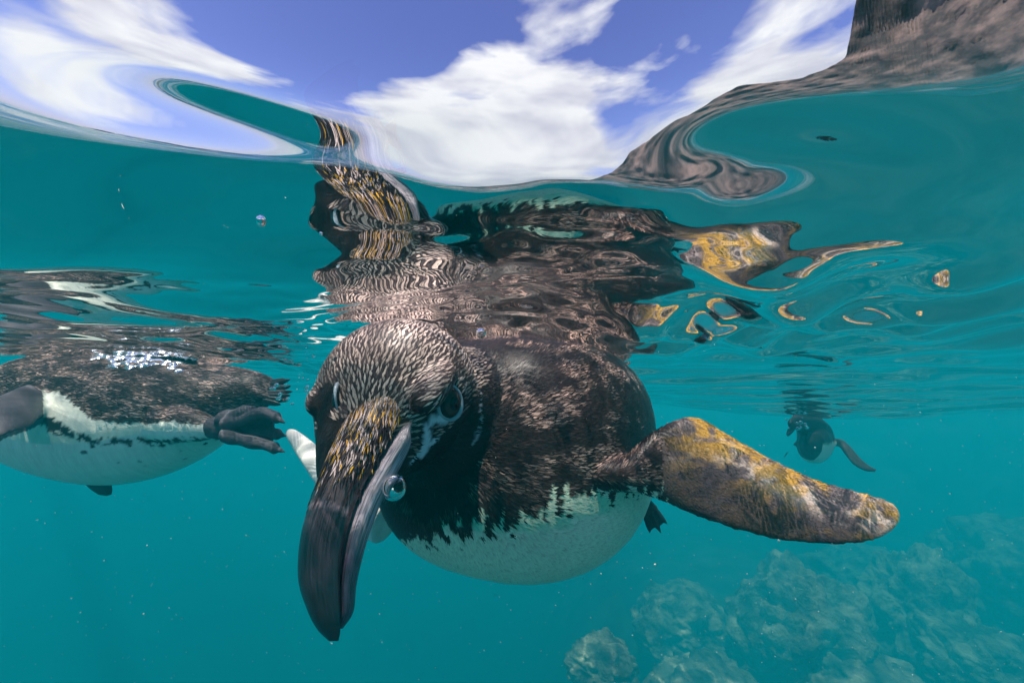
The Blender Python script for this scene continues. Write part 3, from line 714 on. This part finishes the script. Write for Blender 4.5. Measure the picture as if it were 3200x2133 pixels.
    m2 = sstep(0.40, 0.62, fbm(Pb * [70, 70, 130] + 5, 4)); R8 = np.random.default_rng(18)
    tone = np.clip(R8.random(len(Pb)) ** 2.2 * (0.2 + 1.1 * m2), 0, 1)[:, None]
    fc = (np.array((0.022, 0.015, 0.0145)) * (1 - tone) + np.array((0.48, 0.33, 0.28)) * tone) * R8.uniform(0.6, 1.35, len(Pb))[:, None]
    feathers('body_feathers', Pb, nb_, np.tile(ax, (len(Pb), 1)), 0.0085, 0.0013, 0.0006, fc, M_FEA, bo, 13, 0.2)
    # silvery film of air caught in the back feathers
    from mathutils.bvhtree import BVHTree
    bm = bmesh.new(); bm.from_mesh(me); bvh = BVHTree.FromBMesh(bm); bm.free()
    nu, nv = 150, 34; V, F = [], []
    for i in range(nu):
        x = 262 + i / (nu - 1) * 350
        y0 = np.interp(x, (262, 330, 520, 600, 707), (1108, 1092, 1092, 1112, 1150)); y1 = np.interp(x, (262, 305, 340, 400, 500, 550, 580, 610, 640, 707), (1120, 1160, 1166, 1158, 1150, 1178, 1192, 1180, 1156, 1166)) + 3 * math.sin(x * 0.13)
        for j in range(nv):
            y = y0 + (y1 - y0) * j / (nv - 1); d = (pix(x, y, 1.0) - CAM).normalized(); h = bvh.ray_cast(CAM, d)
            hp, hn = (h[0], h[1]) if h[0] is not None else (pix(x, y, D - .01), Vector((0, -1, 0)))
            fe = min(1, 5 * min(i, nu - 1 - i) / nu, 3.5 * min(j, nv - 1 - j) / nv)
            q = np.array(hp) * 95; lump = float(vnoise(q[None])[0]) * 0.6 + float(vnoise(q[None] * 2.6)[0]) * 0.45
            V.append(hp + hn * (0.0135 * (lump - 0.50) * fe ** 0.5 - 0.003 * (1 - fe) ** 2))
    for i in range(nu - 1):
        for j in range(nv - 1): F.append((i * nv + j, (i + 1) * nv + j, (i + 1) * nv + j + 1, i * nv + j + 1))
    fm, ft, fb = new_mat('trapped_air'); fb.inputs['Base Color'].default_value = (0.60, 0.66, 0.72, 1); fb.inputs['Metallic'].default_value = 0.85; fb.inputs['Roughness'].default_value = 0.2
    af = recv(mesh_obj('air_film', V, F, fm)); tag(af, 'silvery film of trapped air on the back of the side-on penguin', 'air')
    # ragged tail plumes
    R9 = np.random.default_rng(40)
    for k in range(9):
        y0 = 1205 + k * 9; ln = R9.uniform(45, 85)
        a, e = V3(800, y0 * 0.5 + 612, D + .012 - k * .002), V3(845 + ln * (0.6 + 0.4 * math.sin(k / 8 * 3.1)), 1180 + k * 10 + R9.uniform(-6, 6), D + .02 - k * .003)
        d = nrm(e - a); s_ = nrm(np.cross(d, (0.2, 1, 0.3))); f_ = np.cross(d, s_); Lg = np.linalg.norm(e - a)
        v, q = loft([(a + d * Lg * u, s_ * w, f_ * w * 0.25) for u, w in ((0, .004), (0.4, .0048), (0.75, .0038), (0.93, .002), (1, .0005))], 8)
        recv(mesh_obj('tail_feather', v, q, plain('tail_feathers', (0.018, 0.016, 0.018), 0.55), root))
    # feet: webbed, toes trailing backwards
    big_foot([(640, 1338), (692, 1335)], [((705, 1322), (760, 1312), (830, 1290), (893, 1322)), ((712, 1340), (770, 1345), (830, 1350), (898, 1362)), ((705, 1355), (760, 1372), (820, 1385), (892, 1412)), ((690, 1310), (735, 1296), (775, 1284), (800, 1286))], D - .055, root)
    return root

def big_foot(ankle, toes, d, root):
    px = d / FPX; parts = []
    fx = np.array(_F) * px; rx = np.array(_R) * px; ux = np.array(_U) * px
    parts.append(loft([(V3(x, y, d), ux * r, fx * r) for x, y, r in ((ankle[0][0] - 45, ankle[0][1], 30), (ankle[0][0], ankle[0][1], 31), ((ankle[0][0] + ankle[1][0]) / 2, ankle[1][1] - 1, 33), (ankle[1][0], ankle[1][1], 37), (ankle[1][0] + 30, ankle[1][1] + 2, 34))], 18))
    for j, t_ in enumerate(toes):
        S = smooth_path([(x, y, d - .008 + .010 * (j % 2) - 0.002 * j) for x, y in t_], 7); m = len(S); rings = []
        for i, (x, y, dd) in enumerate(S):
            u = i / (m - 1); r = (24 - 8 * u + 2.5 * math.sin(u * 15)) * (1 if u < 0.86 else max(0.08, (1 - u) / 0.14 * 0.55 + 0.08)); rings.append((V3(x, y, dd), ux * r, fx * r * 1.2))
        parts.append(loft(rings, 14))
    for a, b in ((0, 1), (1, 2)):                    # web
        rings = []
        for u in (0.0, 0.2, 0.4, 0.6, 0.72, 0.8):
            A = smooth_path(toes[a], 8); B = smooth_path(toes[b], 8); i = int(u * (len(A) - 1))
            p, q = V3(*A[i], d), V3(*B[i], d); rings.append(((p + q) / 2, (p - q) / 2 * 1.02, fx * (15 - 9 * u)))
        parts.append(loft(rings, 16))
    me = merge_skin('foot', parts, 0.0010, 3, 0.4)
    recv(link('foot', me, plain('foot_web', (0.055, 0.05, 0.06), 0.7, 0.25), root))

# ------------------------------------------------------------------ the penguin far off
def build_far():
    root = bpy.data.objects.new('penguin', None); COL.objects.link(root)
    tag(root, 'small distant penguin swimming at the surface with both flippers held down', 'penguin', 'penguins swimming under the surface')
    D = 1.25; px = D / FPX; fx, rx, ux = np.array(_F), np.array(_R) * px, np.array(_U) * px
    def B(lst, n=24): return loft([(V3(x, y, D + dd), rx * w, ux * h) for x, y, dd, w, h in lst], n)
    body = B([(2545, 1388, -.10, 8, 8), (2545, 1386, -.09, 30, 30), (2546, 1385, -.06, 48, 50), (2548, 1384, 0, 60, 64), (2552, 1378, .08, 62, 64), (2556, 1368, .16, 52, 52), (2560, 1358, .22, 30, 30), (2562, 1352, .26, 6, 6)])
    neck = B([(2548, 1360, .0, 58, 50), (2535, 1335, -.05, 46, 38), (2512, 1318, -.09, 32, 26), (2498, 1316, -.11, 26, 22), (2480, 1322, -.13, 18, 16), (2474, 1326, -.14, 6, 6)])
    bill = loft([(V3(x, y, D - .13), rx * r, np.array(_F) * r * px) for x, y, r in ((2486, 1322, 13), (2474, 1340, 9), (2464, 1356, 6), (2460, 1364, 2))], 12)
    w1 = flat_limb([(2600, 1370, 2590, 1400, D, D, .014), (2630, 1372, 2620, 1394, D, D - .01, .008), (2655, 1392, 2638, 1415, D - .02, D - .03, .007), (2690, 1432, 2668, 1452, D - .04, D - .05, .006), (2720, 1456, 2706, 1472, D - .05, D - .06, .005), (2741, 1464, 2734, 1475, D - .06, D - .06, .003)])
    w2 = flat_limb([(2505, 1375, 2500, 1395, D, D, .01), (2490, 1378, 2480, 1392, D, D, .006), (2472, 1400, 2464, 1408, D, D, .005), (2455, 1424, 2449, 1428, D, D, .004), (2447, 1434, 2444, 1436, D, D, .002)])
    me = merge_skin('body', [body, neck, bill, w1, w2], 0.0035, 3, 0.4)
    P = coords(me); z1 = V3(2545, 1383, D - .05)[2]
    x0, x1 = V3(2498, 1390, D)[0], V3(2600, 1390, D)[0]
    wh = sstep(0.006, -0.006, P[:, 2] + (fbm(P * 60, 3) - 0.5) * 0.02 - z1) * (P[:, 0] > x0) * (P[:, 0] < x1 + 0.004)
    c = np.array((0.016, 0.014, 0.016))[None] * (0.6 + fbm(P * 90, 3))[:, None] * (1 - wh)[:, None] + np.array((0.66, 0.68, 0.55)) * wh[:, None]
    fl = (P[:, 0] > x1 + 0.02); c = np.where(fl[:, None], np.array((0.055, 0.045, 0.045)) * (0.5 + fbm(P * 120, 3))[:, None], c)
    set_col(me, c); recv(link('body', me, M_SKIN, root))
    return root

build_side(); build_far()

# ------------------------------------------------------------------ seabed, boulders, shore
def rock_mat(name, c0, c1, scale, bump=0.5):
    m, t, b = new_mat(name); tcn = N(t, 'ShaderNodeTexCoord')
    nz = N(t, 'ShaderNodeTexNoise', Scale=scale, Detail=9.0, Roughness=0.62); t.links.new(tcn.outputs['Object'], nz.inputs['Vector'])
    rp_ = N(t, 'ShaderNodeValToRGB'); e = rp_.color_ramp.elements; e[0].position, e[1].position = 0.42, 0.66; e[0].color, e[1].color = c0 + (1,), c1 + (1,)
    t.links.new(nz.outputs['Fac'], rp_.inputs[0]); t.links.new(rp_.outputs[0], b.inputs['Base Color'])
    n2 = N(t, 'ShaderNodeTexNoise', Scale=scale * 5, Detail=6.0); t.links.new(tcn.outputs['Object'], n2.inputs['Vector'])
    bp = N(t, 'ShaderNodeBump', Strength=bump, Distance=0.05); t.links.new(n2.outputs['Fac'], bp.inputs['Height']); t.links.new(bp.outputs[0], b.inputs['Normal'])
    b.inputs['Roughness'].default_value = 0.85
    return m

SEA_Z = -4.2
def build_seabed():
    rr = np.concatenate([[0.0], np.geomspace(0.25, 300, 110)]); th = np.linspace(0, 2 * math.pi, 160, endpoint=False)
    X = rr[:, None] * np.sin(th); Y = rr[:, None] * np.cos(th); P3 = np.stack([X, Y, 0 * X], -1)
    Z = SEA_Z - 7.0 * sstep(2.0, -4.0, X - 0.15 * Y) * sstep(0, 3, rr[:, None]) + 0.9 * (fbm(P3 * 0.5, 4) - 0.5) * np.clip(rr[:, None] / 1.0, 0, 1) + 0.2 * sstep(0, 8, X) * sstep(12, 3, np.abs(Y - 5))
    V = np.stack([X, Y, Z], -1).reshape(-1, 3); n = len(th)
    i, j = np.meshgrid(np.arange(len(rr) - 1), np.arange(n), indexing='ij'); j2 = (j + 1) % n
    Q = np.stack([i * n + j, (i + 1) * n + j, (i + 1) * n + j2, i * n + j2], -1).reshape(-1, 4)[:, ::-1]
    o = link('seabed', fast_mesh('seabed', V, Q), rock_mat('sea_floor', (0.02, 0.024, 0.02), (0.085, 0.085, 0.06), 1.2)); recv(o)
    tag(o, kind='structure')
build_seabed()

M_BOULDER = rock_mat('boulder_dappled', (0.03, 0.03, 0.024), (0.36, 0.34, 0.22), 3.6, 1.0)  # rock tone, with caustic light patches painted in as pale mottling
def boulder(px, py, d, size, sq, label, seed):
    d, size = d * 2.25, size * 2.25; c = V3(px, py, d); bm = bmesh.new(); bmesh.ops.create_icosphere(bm, subdivisions=6, radius=1.0)
    V = np.array([v.co for v in bm.verts]); me = bpy.data.meshes.new('boulder'); bm.to_mesh(me); bm.free()
    R_ = np.random.default_rng(seed); off = R_.random(3) * 40
    f = 1 + 0.75 * (fbm(V * 1.1 + off, 2) - 0.5) + 0.55 * (fbm(V * 3.0 + off, 5, 0.6) - 0.5)
    f = f - 0.26 * np.abs(np.sin(6 * fbm(V * 1.6 + off + 9, 3))) ** 3
    V = V * f[:, None] * np.array([size, size * R_.uniform(0.8, 1.1), size * sq])
    me.vertices.foreach_set('co', V.astype(np.float32).ravel()); me.update(); me.shade_smooth()
    o = link('boulder', me, M_BOULDER); o.location = c; o.rotation_euler.z = R_.uniform(0, 6.28); recv(o)
    tag(o, label, 'boulder', 'boulders on the sea floor')
for a in ((1895, 2085, 1.75, 0.17, 0.75, 'small pale rounded boulder standing apart at the low end of the rocks', 1),
          (2190, 2150, 1.85, 0.30, 0.45, 'low flat pale boulder next to the small rounded one', 2),
          (2490, 1960, 2.15, 0.34, 1.0, 'large craggy boulder with pale crown in the middle of the rocks', 3),
          (2880, 1930, 2.2, 0.33, 1.15, 'tall mottled boulder beside the large craggy one', 4),
          (2140, 1960, 2.7, 0.40, 0.6, 'dim broad boulder behind the low flat pale one', 5),
          (2680, 2130, 1.9, 0.26, 0.7, 'dark squat boulder between the craggy and the tall boulder', 6),
          (3060, 2090, 1.9, 0.28, 0.8, 'dark knobbly boulder in front of the tall mottled one', 7),
          (3230, 1850, 2.7, 0.55, 0.95, 'big shadowy boulder at the outer side of the rocks', 8),
          (2700, 1850, 3.2, 0.5, 0.8, 'faint boulder far behind the craggy one', 9)):
    boulder(*a)

def build_cliff():
    az = np.radians(np.linspace(14, 100, 260)); hh = np.linspace(0, 1, 120)
    A, H = np.meshgrid(az, hh, indexing='ij'); deg = np.degrees(A)
    top = 2 * np.interp(deg, (14, 17, 22, 30, 36, 42, 47, 50, 54, 62, 75, 100), (0.0, 1.2, 2.4, 2.0, 2.9, 2.3, 2.8, 4.4, 9.0, 11.5, 10, 8)) + 0.8 * (fbm(np.stack([deg * 0.35, deg * 0, deg * 0], -1), 4) - 0.5)
    Z = -12.0 + (top + 12.0) * H
    r0 = 2 * np.interp(deg, (14, 30, 50, 70, 100), (13, 10.5, 9.0, 8, 8)) + 2.5 * np.clip(Z / 6, -0.6, 1) + 1.6 * (fbm(np.stack([deg * 0.12, H * 3, H * 0], -1), 4) - 0.5)
    strata = 0.28 * np.abs(np.sin(Z * 3.2 + 7 * fbm(np.stack([deg * 0.16, Z * 0.6, Z * 0], -1), 3))) + 1.5 * (fbm(np.stack([deg * 0.6, Z * 2.2, Z * 0], -1), 4) - 0.5)
    r0 = r0 + strata * 0.55
    X, Y = r0 * np.sin(A), r0 * np.cos(A)
    V = np.stack([X, Y, Z], -1); back = V[:, -1].copy(); back[:, :2] *= 1.5; bot = back.copy(); bot[:, 2] = -12.0
    V = np.concatenate([V, back[:, None], bot[:, None]], 1); n0, n1 = V.shape[:2]; V = V.reshape(-1, 3)
    i, j = np.meshgrid(np.arange(n0 - 1), np.arange(n1 - 1), indexing='ij')
    Q = np.stack([i * n1 + j, (i + 1) * n1 + j, (i + 1) * n1 + j + 1, i * n1 + j + 1], -1).reshape(-1, 4)
    o = link('rocky_shore', fast_mesh('rocky_shore', V, Q), rock_mat('lava_rock', (0.035, 0.026, 0.026), (0.20, 0.135, 0.115), 0.9, 0.8))
    tag(o, 'brown lava rock shore rising out of the water', 'shore', kind='structure')
build_cliff()

# ------------------------------------------------------------------ air
def bubble_mat():
    m = bpy.data.materials.new('air_bubble'); m.use_nodes = True; t = m.node_tree; t.nodes.clear()
    o = N(t, 'ShaderNodeOutputMaterial'); g = N(t, 'ShaderNodeBsdfGlass', IOR=0.75, Roughness=0.0); t.links.new(g.outputs[0], o.inputs['Surface']); return m
M_BUB = bubble_mat()
def bubble(p, r, label, squash=1.0, seed=0):
    bm = bmesh.new(); bmesh.ops.create_uvsphere(bm, u_segments=32, v_segments=20, radius=r)
    for v in bm.verts: v.co *= 1 + 0.06 * mnoise.noise(v.co / r * 0.8 + Vector((seed, 0, 0))); v.co.z *= squash
    me = bpy.data.meshes.new('air_bubble'); bm.to_mesh(me); bm.free(); me.shade_smooth()
    o = link('air_bubble', me, M_BUB); o.location = p; tag(o, label, 'bubble', 'air bubbles in the water')
bubble(V3(1234, 1522, 0.121), 0.0040, 'large clear air bubble at the edge of the front penguin\'s bill', 1.05, 3)
bubble(V3(1502, 1041, 0.15), 0.0021, 'small silvery bubble above the front penguin\'s eye', 1, 5)
bubble(V3(815, 690, 0.055), 0.0007, 'bright bubble alone under the smooth water surface', 1.25, 7)
bubble(V3(1003, 730, 0.06), 0.0003, 'tiny bright bubble near the reflection of the bill', 1, 9)
R7 = np.random.default_rng(77)
for k in range(14):
    bubble(V3(R7.uniform(845, 990), R7.uniform(1165, 1270), R7.uniform(.30, .42)), R7.uniform(0.0010, 0.0026), 'tiny bubble in the trail behind the side-on penguin\'s tail', 1, k)

for k in range(12):
    bubble(V3(R7.uniform(2455, 2525), R7.uniform(1300, 1345), 1.09), R7.uniform(0.0022, 0.0055), 'tiny bright bubble clinging to the distant penguin\'s head', 1, k + 40)

def build_specks():
    R_ = np.random.default_rng(90); n = 2300
    d = R_.uniform(0.10, 1.5, n); x = R_.uniform(-150, 3350, n); y = R_.uniform(1000, 2200, n)
    y = np.where(R_.random(n) < 0.15, R_.uniform(500, 1100, n), y)
    C = np.array([V3(a, b, c) for a, b, c in zip(x, y, d)]); k = C[:, 2] < -0.012; C, d = C[k], d[k]; n = len(C)
    s = R_.lognormal(math.log(0.00024), 0.45, n) * np.clip(d / 0.35, 0.45, 3.2)
    base = np.array([(1, 0, 0), (-1, 0, 0), (0, 1, 0), (0, -1, 0), (0, 0, 1), (0, 0, -1)], float)
    V = (C[:, None] + base[None] * s[:, None, None] * R_.uniform(0.4, 1.6, (n, 1, 3))).reshape(-1, 3)
    f = np.array([(0, 2, 4), (2, 1, 4), (1, 3, 4), (3, 0, 4), (2, 0, 5), (1, 2, 5), (3, 1, 5), (0, 3, 5)])
    F = (np.arange(n)[:, None, None] * 6 + f[None]).reshape(-1, 3)
    o = link('drifting_specks', fast_mesh('drifting_specks', V, F), plain('plankton', (0.6, 0.58, 0.5), 0.5)); recv(o)
    tag(o, 'fine pale specks of plankton drifting in the water', 'plankton', kind='stuff')
build_specks()
